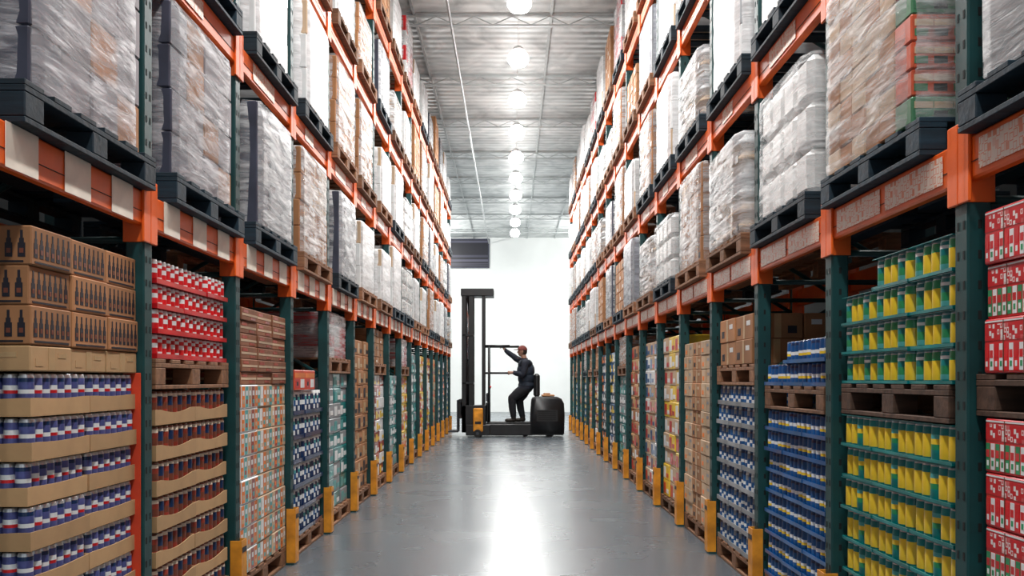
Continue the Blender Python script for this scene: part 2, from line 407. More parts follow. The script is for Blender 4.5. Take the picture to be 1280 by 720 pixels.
# ------------------------------------------------------------ wrapped loads
def cartons(m,hx,hy,h,nx,ny,nz,keys,ch=.006,rr=None,jit=.004,near=None,tape=True):
    for k in range(nz):
        for i in range(nx):
            for j in range(ny):
                if 0<i<nx-1 and 0<j<ny-1 and k<nz-1: continue
                x0=-hx+2*hx*i/nx; x1=x0+2*hx/nx; y0=-hy+2*hy*j/ny; y1=y0+2*hy/ny; z0=h*k/nz; z1=z0+h/nz
                a=rr.uniform(-jit,jit); g=.002
                key=rr.choice(keys)
                if near and j==0: key=near[k%len(near)]
                m.box((x0+g+a,y0+g+a,z0+.0005),(x1-g+a,y1-g+a,z1-.0005),key,ch)
                if tape and key in('carton','cartonw'):
                    for sx,xx in((1,x1+a-g),(-1,x0+a+g)):
                        if (sx==1 and i==nx-1) or (sx==-1 and i==0):
                            q=sorted((xx,xx+sx*.0015)); ym=(y0+y1)/2
                            m.box((q[0],ym-.02,z0+ .01),(q[1],ym+.02,z1-.01),'tape')
                            if (i+j+k)%2==0: m.box((q[0],y0+.03,z0+.03),(q[1],y0+.10,z0+.075),'ink' if rr.random()<.4 else 'white')
                if near and j==0 and key in('mred','mgreen'):
                    nn=3; zz=z0+.012; dh=(z1-z0-.024)
                    for q in range(nn):
                        xa=x0+.012+(x1-x0-.024)*q/nn; w_=(x1-x0)/nn
                        m.box((xa,y0+a+g-.0015,zz+dh*.10),(xa+w_*.62,y0+a+g,zz+dh*.45),'slot' if q%2 else 'mgreen')
                        m.box((xa,y0+a+g-.0015,zz+dh*.58),(xa+w_*.86,y0+a+g,zz+dh*.90),'cartonw')
def filmhull(hx,hy,h,nz,key,seed):
    m=MB(); r=.035; pts=[]; n=14
    hx+=.008; hy+=.008
    def side(a,b): 
        for i in range(n): t_=i/n; pts.append((a[0]+(b[0]-a[0])*t_,a[1]+(b[1]-a[1])*t_))
    side((hx,-hy+r),(hx,hy-r)); side((hx-r,hy),(-hx+r,hy)); side((-hx,hy-r),(-hx,-hy+r)); side((-hx+r,-hy),(hx-r,-hy))
    N=len(pts); rows=nz*5+1
    for j in range(rows):
        z=h*j/(rows-1); lay=(z/h*nz)%1.0; seam=min(lay,1-lay)
        for (x,y) in pts:
            d=Vector((x/hx,y/hy,0)).normalized()
            nn=noise.noise(Vector((x*2.3+seed,y*2.3,z*3)))*.005+noise.noise(Vector((x*8+seed,y*8,z*14)))*.0015
            off=.008+nn-.005*max(0,1-seam*5)
            m.v.append((x+d.x*off,y+d.y*off,z*1.0+.004))
    for j in range(rows-1):
        for i in range(N):
            i2=(i+1)%N; m.face((j*N+i,j*N+i2,(j+1)*N+i2,(j+1)*N+i),key,True)
    o=(rows-1)*N; base=len(m.v)
    for i in range(N):
        x,y,z=m.v[o+i]; m.v.append((x*.96,y*.96,h+.010))
    for i in range(N):
        i2=(i+1)%N; m.face((o+i,o+i2,base+i2,base+i),key,True)
    m.face([base+i for i in range(N)],key)
    return m.mesh('stretch_wrap')
HXL,HYL=.48,.46
LOADS={}
def mkload(name,h,nx,ny,nz,keys,fkey,seed,ch=.006,near=None,hy=HYL,tape=True):
    rr=random.Random(seed); m=MB(); cartons(m,HXL,hy,h,nx,ny,nz,keys,ch,rr,near=near,tape=tape)
    kids=[]
    if fkey: kids=[('stretch_wrap',filmhull(HXL,hy,h,nz,fkey,seed*3.1),(0,0,0),{})]
    LOADS[name]=('pallet_load',m.mesh('pallet_load'),kids)
mkload('tan',.78,2,3,4,['carton','carton','cartonw'],'film',1)
mkload('tan2',.78,3,2,3,['carton','grey'],'film',2)
mkload('slate',.80,2,4,4,['plum','carton','plum'],'filmdark',13,near=['slate'],tape=False)  # near column coloured slate to stand for the shade on the camera-facing end
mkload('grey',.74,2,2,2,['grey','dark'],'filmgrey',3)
mkload('grey2',.74,2,3,1,['grey','grey'],'film',4,hy=.42,near=['slate'])  # slate near column puts shade into the colour of the camera-facing end
mkload('white',.76,2,3,3,['white','cartonw'],'filmwhite',5,hy=.43)
mkload('white2',.70,2,2,3,['white','grey'],'filmwhite',6,hy=.40)
mkload('jug',.72,3,4,3,['jug'],'filmthin',7,ch=.035)
mkload('brown',.76,2,3,5,['carton'],None,8)
mkload('crates',.80,4,6,8,['carton','cartonw','cartonw'],'filmthin',9,near=['mgreen','mred','mred','mred','mgreen','mred','mred'],tape=False)
mkload('redgoods',.80,2,3,4,['red','red','white'],'film',10,hy=.42)
mkload('bags',.66,1,2,6,['white','cartonw'],'film',12,ch=.05)
LABEL={'slate':'plum-grey boxes under hazy film, near end coloured dark as shade','tan':'brown cartons shrink-wrapped in hazy film on a pallet','tan2':'large brown cartons under crinkled clear stretch film','grey':'grey boxes wrapped in bluish stretch film','grey2':'tall grey block wrapped in crinkled clear film',
'white':'white shrink-wrapped block of boxes on a pallet','white2':'white and grey boxes in dense white film','jug':'white plastic jugs stacked under clear film','brown':'unwrapped stack of plain brown cartons','crates':'wrapped brown cartons with green and red crates at one end','redgoods':'red and white boxes wrapped in white film','bags':'layers of pale filled sacks under film'}
HT_L={'slate':.80,'tan':.78,'tan2':.78,'grey':.74,'grey2':.74,'white':.76,'white2':.70,'jug':.72,'brown':.76,'crates':.80,'redgoods':.80,'bags':.66}
def putload(side,k,li,kind,pk,sc=1.0,dy=0.0):
    s,W,y0=(-1,WL,YL0) if side=='L' else (1,WR,YR0)
    yc=y0+BAY*k+BAY/2+.07+dy; xc=s*(W-.05+.51)
    z=LV[li]+.001
    pallet(pk,xc,yc,z)
    hmax=(1.17 if li<3 else 1.2)-PH-BH-.06
    sc=min(sc,hmax/HT_L[kind])
    o=inst(LOADS[kind],(xc+s*R.uniform(-.02,.02),yc+R.uniform(-.02,.02),z+PH),0,LABEL[kind],'pallet load','pallet loads in the racks',(1,1,sc))
    o.rotation_euler[2]=R.uniform(-.015,.015)
def vis(side,k,z): 
    s,W,y0=(-1,WL,YL0) if side=='L' else (1,WR,YR0)
    yend=y0+BAY*(k+1); return CAMH+475/F*yend > z+.02
near={('L',-1,0):('slate','b'),('L',0,0):('slate','b'),('L',1,0):('grey2','b'),('L',2,0):('tan','w'),('L',3,0):('grey2','b'),
('R',-1,0):('grey2','b'),('R',0,0):('crates','b'),('R',1,0):('jug','b'),('R',2,0):('bags','w'),('R',3,0):('tan','w'),
('L',1,1):('white','b'),('L',2,1):('white','b'),('R',2,1):('white2','b'),('R',1,1):('white','b'),('L',3,1):('tan','w')}
for side,kk in(('L',range(-1,15)),('R',range(-1,16))):
    for k in kk:
        for li in range(4):
            if not vis(side,k,LV[li]): continue
            if (side,k,li) in near: kd,pk=near[(side,k,li)]; sc=1.0
            else:
                kd=R.choice(['tan','grey2','white','tan','white2','white','bags','brown','jug','white','grey'] if li<3 else ['tan','white','grey2','white2','brown','redgoods','white'])
                pk=R.choice('bw'); sc=R.uniform(.76,1.06) if li<3 else R.uniform(.7,1.3)
            putload(side,k,li,kd,pk,sc,R.uniform(-.03,.03))

# ------------------------------------------------------------ cases
def perim(nx,ny):
    return [(i,j) for i in range(nx) for j in range(ny) if i in(0,nx-1) or j in(0,ny-1)]
def cyl_at(m,x,y,r,h,bands,z0=0,seg=10,capm='silver'):
    prof=[]
    for (f,rs,k) in bands: prof.append((r*rs,z0+f*h,k))
    m.lathe(x,y,prof,seg,None,capm)
def tray(m,lx,ly,key,th,dip=0.0,t_=.004):
    m.box((-lx/2,-ly/2,0),(lx/2,ly/2,.004),key)
    def wall(p0,p1,nrm):
        N=8; o=len(m.v)
        for i in range(N+1):
            f=i/N; x=p0[0]+(p1[0]-p0[0])*f; y=p0[1]+(p1[1]-p0[1])*f
            hh=th-dip*math.sin(math.pi*min(1,max(0,(f-.12)/.76)))
            for q in(0,-t_):
                m.v.append((x+nrm[0]*q,y+nrm[1]*q,.0041)); m.v.append((x+nrm[0]*q,y+nrm[1]*q,hh))
        for i in range(N):
            a=o+4*i; b_=a+4
            m.face((a,b_,b_+1,a+1),key); m.face((a+2,a+3,b_+3,b_+2),key); m.face((a+1,b_+1,b_+3,a+3),key)
    wall((lx/2,-ly/2),(lx/2,ly/2),(1,0)); wall((-lx/2,ly/2),(-lx/2,-ly/2),(-1,0))
    wall((-lx/2,-ly/2),(lx/2,-ly/2),(0,-1)); wall((lx/2,ly/2),(-lx/2,ly/2),(0,1))
def mkcase(name,partname,lx,ly,nx,ny,r,h,bandsets,traykey,th,dip,detail,capm='silver',seg=10,pad=None,per=1):
    res=[]
    for det in((True,False) if detail else (False,)):
        m=MB(); tray(m,lx,ly,traykey,th,dip)
        if pad: m.box((-lx/2+.003,-ly/2+.003,.0045+h),(lx/2-.003,ly/2-.003,.0045+h+.003),pad)
        px=(lx-.014)/nx; py=(ly-.014)/ny; rr=min(px,py)/2*.985 if r is None else r
        rest=MB(); kids=[]
        canm=[]
        for bs in bandsets:
            c=MB(); cyl_at(c,0,0,rr,h,bs,0,14,capm); canm.append(c.mesh(partname))
        for i,j in perim(nx,ny):
            x=-lx/2+.007+px*(i+.5); y=-ly/2+.007+py*(j+.5); bi=((i+j)//per)%len(bandsets)
            if det and i==nx-1: kids.append((partname,canm[bi],(x,y,.0045),{}))
            else: cyl_at(rest,x,y,rr,h,bandsets[bi],.0045,seg,capm)
        kids.append((partname,rest.mesh(partname),(0,0,0),{'kind':'stuff'}))
        res.append((name,m.mesh(name),kids))
    return res if detail else [res[0],res[0]]
def box_case(name,lx,ly,h,key,style,pal=('ink',)):
    m=MB(); m.box((-lx/2,-ly/2,0),(lx/2,ly/2,h),key,.004)
    e=.0012
    def patch(face,u0,u1,z0,z1,k,e=e):
        if face=='x': m.box((lx/2,u0,z0),(lx/2+e,u1,z1),k)
        elif face=='-x': m.box((-lx/2-e,u0,z0),(-lx/2,u1,z1),k)
        elif face=='y': m.box((u0,-ly/2-e,z0),(u1,-ly/2,z1),k)
        else: m.box((u0,ly/2,z0),(u1,ly/2+e,z1),k)
    for f,l in(('x',ly),('-x',ly),('y',lx),('-y',lx)):
        if style=='bottles':
            n=7
            for i in range(n):
                c=-l*.40+l*.80*i/(n-1); patch(f,c-.0125,c+.0125,h*.20,h*.56,pal[0]); patch(f,c-.008,c+.008,h*.56,h*.68,pal[0]); patch(f,c-.0045,c+.0045,h*.68,h*.88,pal[0])
                patch(f,c-.007,c+.007,h*.30,h*.42,pal[-1],.0018)
            patch(f,-l*.42,l*.42,h*.06,h*.11,pal[0])
        elif style=='tape':
            patch(f,-.022,.022,.004,h-.004,'tape'); patch(f,-l*.38,-l*.2,h*.2,h*.5,pal[0]); patch(f,l*.15,l*.36,h*.55,h*.75,pal[-1])
        elif style=='flat':
            patch(f,-l*.47,l*.47,h*.38,h*.56,pal[0]); patch(f,-l*.40,-l*.1,h*.62,h*.86,pal[1]); patch(f,l*.05,l*.36,h*.12,h*.32,pal[1])
        elif style=='label':
            patch(f,-l*.46,l*.46,h*.62,h*.86,pal[0]); patch(f,-l*.40,-l*.05,h*.12,h*.55,pal[1%len(pal)]); patch(f,l*.05,l*.40,h*.12,h*.55,pal[2%len(pal)])
            patch(f,-l*.3,-l*.16,h*.22,h*.42,'ink',.0018); patch(f,l*.14,l*.30,h*.25,h*.45,'white',.0018)
        elif style=='sachets':
            n=5
            for i in range(n):
                c=-l*.4+l*.8*i/(n-1); k1=pal[i%len(pal)]
                patch(f,c-l*.085,c+l*.085,h*.06,h*.94,k1); patch(f,c-l*.05,c+l*.05,h*.55,h*.76,'white',.0018); patch(f,c-l*.05,c+l*.05,h*.2,h*.38,pal[(i+2)%len(pal)],.0018)
        elif style=='multi':
            # printed band over a row of small upright cartons, repeated units
            patch(f,-l*.49,l*.49,h*.60,h*.90,'printred')
            patch(f,-l*.49,l*.49,h*.935,h*.965,'white')
            n=16
            for i in range(n):
                c=-l*.465+l*.93*i/(n-1); w_=l*.024
                patch(f,c-w_,c+w_,h*.05,h*.54,'white' if i%2 else pal[0])
                patch(f,c-w_*.8,c+w_*.8,h*.28,h*.42,'red',.0018); patch(f,c-w_*.5,c+w_*.5,h*.12,h*.22,'green' if i%2 else 'white',.0018)
            for u in(-.25,0,.25): patch(f,l*u-.0018,l*u+.0018,h*.02,h*.97,'brown',.0022)
    return (name,m.mesh(name),[])
def stack(side,y0,z0,ny,nx,nl,ly,lx,h,protos,label,cat,group,skip=None):
    s,W=(-1,WL) if side=='L' else (1,WR)
    rz=0 if s<0 else math.pi
    for l in range(nl):
        for i in range(nx):
            for j in range(ny):
                if skip and skip(j,i,l): continue
                p=protos[0] if i==0 else protos[1]
                if isinstance(p,list): p=p[(l*3+j+i)%len(p)]
                x=s*(W+.025+lx*(i+.5)+.004*i)+R.uniform(-.006,.006); y=y0+ly*(j+.5)+R.uniform(-.002,.002)
                inst(p,(x,y,z0+l*h),rz+R.uniform(-.008,.008),label,cat,group)
    return z0+nl*h
def palc(side,kind,y,z):
    s,W=(-1,WL) if side=='L' else (1,WR)
    pallet(kind,s*(W+.025+.51),y,z)
# left bay -1
bl=[(0,.9,'silver'),(.06,1,'violet'),(.26,1,'silver'),(.38,1,'violet'),(.52,1,'red'),(.60,1,'white'),(.72,1,'violet'),(.9,1,'silver'),(.97,.88,'silver'),(1,.86,'silver')]
bl2=[(0,.9,'silver'),(.06,1,'silver'),(.30,1,'violet'),(.52,1,'white'),(.62,1,'violet'),(.8,1,'navy'),(.9,1,'silver'),(.97,.88,'silver'),(1,.86,'silver')]
c=mkcase('can_tray','drink_can',.318,.424,6,8,None,.138,[bl,bl2],'kraft',.062,.004,True)
palc('L','w',3.50,0.001)
zt=stack('L',3.055,PH+.002,2,3,8,.44,.33,.1485,c,'kraft tray packed with violet and silver drink cans','tray of cans','can trays beside the aisle')
pl=box_case('carton',.32,.285,.085,'kraft','tape',('kraft','tape'))
zt=stack('L',3.055,zt+.002,3,3,1,.293,.33,.0865,[pl,pl],'low plain brown cardboard carton on can trays','cardboard box','plain cartons on the can trays')
bx=box_case('carton',.32,.285,.130,'carton','bottles',('ink','brown'))
stack('L',3.055,zt+.002,3,3,3,.293,.33,.1315,[bx,bx],'brown carton printed with a row of dark bottles','cardboard box','printed cartons over the can trays')
# left bay 0
jr=[(0,.95,'brown'),(.1,1,'cream'),(.2,1,'rust'),(.45,1,'brown'),(.66,1,'rust'),(.82,1,'cream'),(.93,.95,'brown'),(1,.9,'brown')]
jr2=[(0,.95,'brown'),(.1,1,'cream'),(.28,1,'brown'),(.55,1,'navy'),(.85,1,'cream'),(.93,.95,'brown'),(1,.9,'brown')]
c=mkcase('jar_tray','jar',.325,.515,5,8,None,.148,[jr,jr2],'kraft',.070,.018,False,'cream')
palc('L','w',4.66,0.001)
zt=stack('L',4.14,PH+.002,2,3,7,.518,.33,.1595,c,'kraft tray with scooped sides holding red and brown jars','tray of jars','jar trays beside the aisle')
palc('L','w',4.66,zt+.003)
rw=[(0,.96,'red'),(.12,1,'red'),(.42,1,'white'),(.62,1,'red'),(.80,1,'white'),(.9,.95,'white'),(1,.9,'red')]
rw2=[(0,.96,'red'),(.12,1,'white'),(.26,1,'red'),(.66,1,'white'),(.8,1,'red'),(.9,.95,'white'),(1,.9,'red')]
c=mkcase('tin_pack','tin',.325,.34,5,6,None,.104,[rw,rw2],'red',.022,0,False,'white')
stack('L',4.15,zt+.003+PH+.002,3,3,4,.344,.33,.1125,c,'pack of red and white food tins','pack of tins','red and white tin packs')
# left bay 1
prs=[box_case('carton',.32,.35,.14,'white','sachets',('orangep','cyan','cartonw','rust')),box_case('carton',.32,.35,.14,'cartonw','sachets',('cyan','white','orangep','cartonw')),box_case('carton',.32,.35,.14,'cartonw','sachets',('cartonw','rust','cyan','orangep'))]
palc('L','w',5.97,0.001)
zt=stack('L',5.44,PH+.002,3,3,8,.354,.33,.1415,[prs,prs],'white carton printed with orange, red and teal panels','cardboard box','printed cartons beside the aisle')
bf=box_case('flat_pack',.32,.35,.075,'cartond','flat',('cartonw','rust'))
stack('L',5.44,zt+.002,3,3,6,.354,.33,.0765,[bf,bf],'flat red-brown cardboard pack with pale band','cardboard box','flat packs on printed cartons')
bt=box_case('carton',.32,.44,.16,'carton','tape',('ink','white'))
# left bay 2
nv=[(0,.96,'navy'),(.15,1,'white'),(.35,1,'blue'),(.6,1,'cyan'),(.75,.95,'white'),(1,.9,'white')]
nv2=[(0,.96,'navy'),(.15,1,'navy'),(.4,1,'white'),(.6,1,'navy'),(.85,.95,'white'),(1,.9,'white')]
c=mkcase('bottle_pack','bottle',.325,.34,4,5,None,.172,[nv,nv2],'navy',.03,0,False,'navy')
palc('L','w',7.28,0.001)
zt=stack('L',6.76,PH+.002,3,3,6,.344,.33,.1805,c,'pack of dark blue bottles with white labels','pack of bottles','blue bottle packs')
rc=box_case('crate',.32,.35,.15,'redplate','label',('orangep','red','white'))
stack('L',6.76,zt+.002,2,3,1,.354,.33,.1515,[rc,rc],'small red-orange crate on bottle packs','crate','red crates on bottle packs')
# right bay -1
mps=[box_case('multipack',.325,.467,.171,'red','multi',('green',)),box_case('multipack',.325,.467,.171,'red','multi',('red',))]
palc('R','d',2.52,0.001)
zt=stack('R',2.05,PH+.002,2,3,6,.47,.33,.1735,[mps,mps],'glossy red shrink-wrapped pack with white and green print','multipack','red shrink-wrapped multipacks')
palc('R','d',2.52,zt+.003)
stack('R',2.05,zt+.003+PH+.002,2,3,3,.47,.33,.1735,[mps,mps],'glossy red shrink-wrapped pack with white and green print','multipack','red shrink-wrapped multipacks')
# right bay 0
ty=[(0,.96,'tealp'),(.08,1,'yellow'),(.72,1,'tealp'),(.92,.95,'silver'),(1,.9,'silver')]
ty2=[(0,.96,'tealp'),(.1,1,'tealp'),(.30,1,'green'),(.45,1,'yellow'),(.6,1,'cyan'),(.72,1,'tealp'),(.92,.95,'silver'),(1,.9,'silver')]
c=mkcase('tin_tray','food_tin',.325,.357,4,5,None,.134,[ty,ty,ty2],'tealp',.012,0,True,'tealp',pad='tealp')
palc('R','w',3.77,0.001)
zt=stack('R',3.22,PH+.002,3,3,7,.361,.33,.1435,c,'teal tray of yellow and green food tins','tray of tins','teal and yellow tin trays')
palc('R','d',3.77,zt+.003)
ty3=[(0,.96,'tealp'),(.1,1,'cyan'),(.25,1,'green'),(.5,1,'tealp'),(.7,1,'white'),(.8,1,'tealp'),(.92,.95,'silver'),(1,.9,'silver')]
ty4=[(0,.96,'tealp'),(.08,1,'yellow'),(.66,1,'green'),(.92,.95,'silver'),(1,.9,'silver')]
c=mkcase('tin_tray','food_tin',.325,.357,4,5,None,.122,[ty3,ty4,ty4],'tealp',.012,0,True,'tealp',pad='tealp')
stack('R',3.22,zt+.003+PH+.002,3,3,4,.361,.33,.1315,c,'teal tray of tins with green and yellow bands','tray of tins','teal and yellow tin trays',skip=lambda j,i,l: l==3 and j==2)
# right bay 1
bw=[(0,.96,'blue'),(.12,1,'blue'),(.34,1,'white'),(.50,1,'blue'),(.8,1,'navy'),(.92,.95,'blue'),(1,.9,'navy')]
bw2=[(0,.96,'blue'),(.12,1,'blue'),(.3,1,'yellow'),(.42,1,'white'),(.54,1,'blue'),(.92,.95,'navy'),(1,.9,'navy')]
c=mkcase('tin_tray','food_tin',.325,.357,4,5,None,.115,[bw,bw2],'blue',.02,0,False,'blue',per=2)
palc('R','w',5.07,0.001)
zt=stack('R',4.53,PH+.002,3,3,8,.361,.33,.1235,c,'blue tray of blue and white food tins','tray of tins','blue tin trays')
palc('R','w',5.07,zt+.003)
stack('R',4.53,zt+.003+PH+.002,3,3,2,.361,.33,.1235,c,'blue tray of blue and white food tins','tray of tins','blue tin trays',skip=lambda j,i,l:l==1 and (j==2))
# right bay 2
gw=[(0,.96,'white'),(.12,1,'white'),(.34,1,'blue'),(.6,1,'grey'),(.85,.95,'white'),(1,.9,'white')]
c=mkcase('bottle_pack','bottle',.325,.357,4,5,None,.132,[gw,bw],'grey',.03,0,False,'white')
palc('R','w',6.38,0.001)
zt=stack('R',5.84,PH+.002,3,3,8,.361,.33,.1405,c,'pack of pale blue and white bottles','pack of bottles','pale blue bottle packs')
palc('R','w',6.38,zt+.003)
stack('R',5.90,zt+.003+PH+.002,2,3,2,.45,.33,.1615,[bt,bt],'plain brown cardboard carton closed with tape','cardboard box','plain cartons on pale blue packs')
# right bay 3
bt2=box_case('carton',.32,.34,.112,'cartonw','tape',('orangep','grey')); bt3=box_case('carton',.32,.34,.112,'carton','tape',('ink','cartonw'))
palc('R','w',7.68,0.001)
stack('R',7.17,PH+.002,3,3,13,.35,.33,.1135,[[bt2,bt3,bt2],[bt2]],'cardboard carton closed with brown tape','cardboard box','cartons stacked beside the aisle')

# ------------------------------------------------------------ far ground goods
pals=[(['cartonw','kraft'],['orangep','cyan','red']),(['blue','navy'],['white','yellow']),(['rust','white'],['white','yellow']),(['grey','tealp'],['white','cyan']),(['kraft','carton'],['ink','white','red']),
(['yellow','cartonw'],['red','white']),(['dark','navy'],['white','orangep']),(['carton'],['ink','tape']),(['white','cartonw'],['blue','red'])]
GD=[]
for gi,(ca,la) in enumerate(pals):
    for H,nz in((1.22,9),(1.58,10)):
        rr=random.Random(gi*7+nz); m=MB(); nx,ny=2,3
        for k in range(nz):
            for i in range(nx):
                for j in range(ny):
                    x0=-.48+.96*i/nx; x1=x0+.96/nx; y0=-.5+1.0*j/ny; y1=y0+1.0/ny; z0=H*k/nz; z1=z0+H/nz; a=rr.uniform(-.008,.008)
                    m.box((x0+.002+a,y0+.003,z0+.0008),(x1-.002+a,y1-.003,z1-.0008),rr.choice(ca),.006)
                    for sx,xx in((1,x1-.002+a),(-1,x0+.002+a)):
                        if (sx==1)==(i==nx-1):
                            q=sorted((xx,xx+sx*.002)); k1,k2=rr.choice(la),rr.choice(la)
                            m.box((q[0],y0+.03,z0+.02),(q[1],y0+.15,z1-.03),k1); m.box((q[0],y0+.18,z0+.03),(q[1],y1-.03,z0+.07),k2)
                    if j==0:
                        m.box((x0+.05,y0+.001,z0+.02),(x0+.3,y0+.003,z1-.03),rr.choice(la))
        GD.append((('goods_stack',m.mesh('goods_stack'),[]),H,gi))
GL={0:'pale cartons with orange labels',1:'blue cases with white labels',2:'red and white cases',3:'grey and teal labelled cases',4:'brown boxes with dark print',5:'yellow and cream cases',6:'dark cases with white labels',7:'plain brown cartons',8:'white cases with blue labels'}
for side,kk in(('L',range(3,15)),('R',range(4,16))):
    s,W,y0=(-1,WL,YL0) if side=='L' else (1,WR,YR0)
    last=None
    for k in kk:
        while True:
            p,H,gi=R.choice(GD)
            if gi!=last: break
        if side=='L' and k==3: p,H,gi=GD[6]
        if side=='R' and k==4: p,H,gi=GD[11]
        last=gi
        xc=s*(W+.025+.51); yc=y0+BAY*k+BAY/2+.05
        pallet('w',xc,yc,.001)
        inst(p,(xc,yc,.002+PH),0 if s<0 else math.pi,'stack of '+GL[gi]+' on a floor pallet','stacked goods','floor-level goods stacks')
        if H<1.3 and R.random()<.75:
            pallet(R.choice('wb'),xc,yc,.004+PH+H)
            kd=R.choice(['brown','tan','redgoods','brown'])
            inst(LOADS[kd],(xc,yc,.005+2*PH+H),0,LABEL[kd],'pallet load','upper pallet loads at floor level',(1,1,.40/HT_L[kd]))

# ------------------------------------------------------------ forklift
TX,TY=0,21.5
fk=empty('forklift',(TX,TY,0)); tag(fk,'black stand-on forklift with tall double mast parked across the aisle','forklift')
m=MB()
for y in(-.31,.25):
    m.box((-1.15,y,.10),(-1.05,y+.07,3.30),'black',.01); m.box((-.99,y+.01,.10),(-.88,y+.06,3.25),'black',.01)
    m.box((-.69,y+.01,.10),(-.62,y+.06,3.22),'black',.008)
m.box((-1.17,-.33,3.22),(-.42,.33,3.39),'black',.012)
m.box((-1.15,-.31,2.3),(-.88,.31,2.35),'black',.01); m.box((-1.15,-.31,1.2),(-.88,.31,1.25),'black',.01)
m.box((-1.15,-.31,.10),(-.60,.31,.72),'black',.01)
m.obj('mast',fk)
m=MB(); m.tube((-1.02,0,.72),(-1.02,0,1.75),.035,'black',seg=14); m.tube((-1.02,0,1.75),(-1.02,0,3.22),.020,'rod',seg=12); m.obj('lift_cylinder',fk)
m=MB()
for y in(-.14,.14): m.box((-1.10,y-.012,.72),(-1.08,y+.012,3.22),'dark',.002)
m.obj('lift_chain',fk)
m=MB(); m.box((-1.22,-.32,.42),(-1.155,.32,.50),'black',.008); m.box((-1.22,-.32,.78),(-1.155,.32,.86),'black',.008)
for y in(-.3,-.1,.1,.3): m.box((-1.21,y-.015,.50),(-1.17,y+.015,.78),'black',.004)
m.obj('fork_carriage',fk)
for y in(-.22,.22):
    m=MB(); m.box((-1.265,y-.05,.10),(-1.225,y+.05,.84),'dark',.006); m.box((-1.46,y-.05,.10),(-1.266,y+.05,.135),'dark',.006)
    m.obj('fork',fk)
m=MB()
m.box((-.62,-.36,.035),(.48,.36,.30),'black',.02); m.box((-.58,-.33,.30),(.44,.33,.33),'rubber',.006)
for y in(-.44,.34): m.box((-1.05,y,.04),(-.5,y+.10,.28),'black',.01)
m.obj('chassis',fk)
bm=bmesh.new()
prof=[(.42,.045),(1.16,.045),(1.19,.08),(1.20,.50),(1.185,.76),(1.13,.87),(1.05,.91),(.56,.92),(.48,.90),(.45,.84),(.43,.60),(.42,.34)]
a=[bm.verts.new((x,-.41,z)) for x,z in prof]; b2=[bm.verts.new((x,.41,z)) for x,z in prof]
bm.faces.new(a); bm.faces.new(b2[::-1])
for i in range(len(prof)): j=(i+1)%len(prof); bm.faces.new((a[j],a[i],b2[i],b2[j]))
bmesh.ops.recalc_face_normals(bm,faces=bm.faces)
bmesh.ops.bevel(bm,geom=[e for e in bm.edges if abs(e.verts[0].co.y-e.verts[1].co.y)<.01],offset=.035,segments=3,affect='EDGES')
bme=bpy.data.meshes.new('rear_body'); bm.to_mesh(bme); bm.free(); bme.materials.append(M['black'])
for p in bme.polygons: p.use_smooth=True
child('rear_body',bme,fk)
m=MB(); m.box((.56,-.414,.36),(1.04,-.410,.62),'black',.001)
for i in range(5): m.box((.60,-.417,.39+.045*i),(1.0,-.414,.41+.045*i),'slot')
m.obj('vent_grille',fk)
m=MB(); m.box((.50,-.26,.90),(.64,.26,1.45),'black',.05); m.obj('backrest',fk)
m=MB(); m.box((.68,-.24,.922),(.98,.20,.965),'leather',.014); m.box((.72,-.20,.966),(.88,.04,1.00),'leather',.014); o=m.obj('seat_pad',fk); o['label']='brown leather pad'
for y in(-.46,.36):
    m=MB(); m.box((-.88,y,.12),(-.66,y+.10,.66),'yguard',.02); m.box((-.84,y-.004,.30),(-.70,y,.36),'black'); o=m.obj('wheel_guard',fk); o['label']='orange-yellow wheel guard'
def wheel(x,y,r,w):
    m=MB(); m.tube((x,y-w/2,r),(x,y+w/2,r),r,'rubber',seg=24); m.tube((x,y-w/2-.004,r),(x,y+w/2+.004,r),r*.4,'dark',seg=16); m.obj('wheel',fk)
wheel(-.78,-.50,.09,.06); wheel(-.78,.50,.09,.06); wheel(.30,-.28,.08,.07); wheel(.86,-.30,.12,.10); wheel(.86,.30,.12,.10)
m=MB()
for y in(-.22,.24):
    m.tube((-.53,y,.33),(-.53,y,2.10),.024,'black')
m.tube((-.62,.24,2.08),(.17,.24,2.08),.028,'black'); m.tube((-.62,-.22,1.46),(.12,-.22,1.46),.022,'black'); m.tube((-.53,-.22,2.08),(-.53,.24,2.08),.02,'black')
m.tube((-.62,-.22,2.08),(-.05,-.22,2.08),.028,'black'); m.tube((-.62,.24,1.46),(.12,.24,1.46),.022,'black')
m.obj('guard_rail',fk)
m=MB(); m.box((-.60,-.2,.33),(-.50,.2,.80),'black',.03); m.box((-.60,-.12,.8),(-.50,.12,1.0),'dark',.02); m.tube((-.55,.0,1.0),(-.50,0,1.12),.012,'black'); m.ell((-.50,0,1.14),(.025,.025,.025),'red',12,8)
m.obj('control_console',fk)

# ------------------------------------------------------------ person
def chain(m,pts):
    for i in range(len(pts)-1):
        (p,r),(q,s)=pts[i],pts[i+1]
        m.tube(p,q,r,'skin',s,seg=16); 
    for p,r in pts: m.ell(p,(r,r,r),'skin',16,10)
m=MB()
K='skin'
hp=.33
m.ell((hp+.0,0,1.16),(.160,.20,.15),K); m.ell((hp+.0,0,1.34),(.165,.19,.17),K); m.ell((hp-.01,0,1.52),(.175,.21,.19),K); m.ell((hp-.02,0,1.66),(.14,.22,.10),K)
m.ell((hp-.02,-.19,1.68),(.09,.085,.085),K); m.ell((hp-.02,.19,1.68),(.09,.085,.085),K)
chain(m,[((hp-.03,0,1.70),.074),((hp-.06,0,1.85),.062)])
hx,hz=hp-.09,1.955
m.ell((hx,0,hz+.015),(.104,.084,.114),K); m.ell((hx-.03,0,hz-.055),(.064,.057,.062),K)
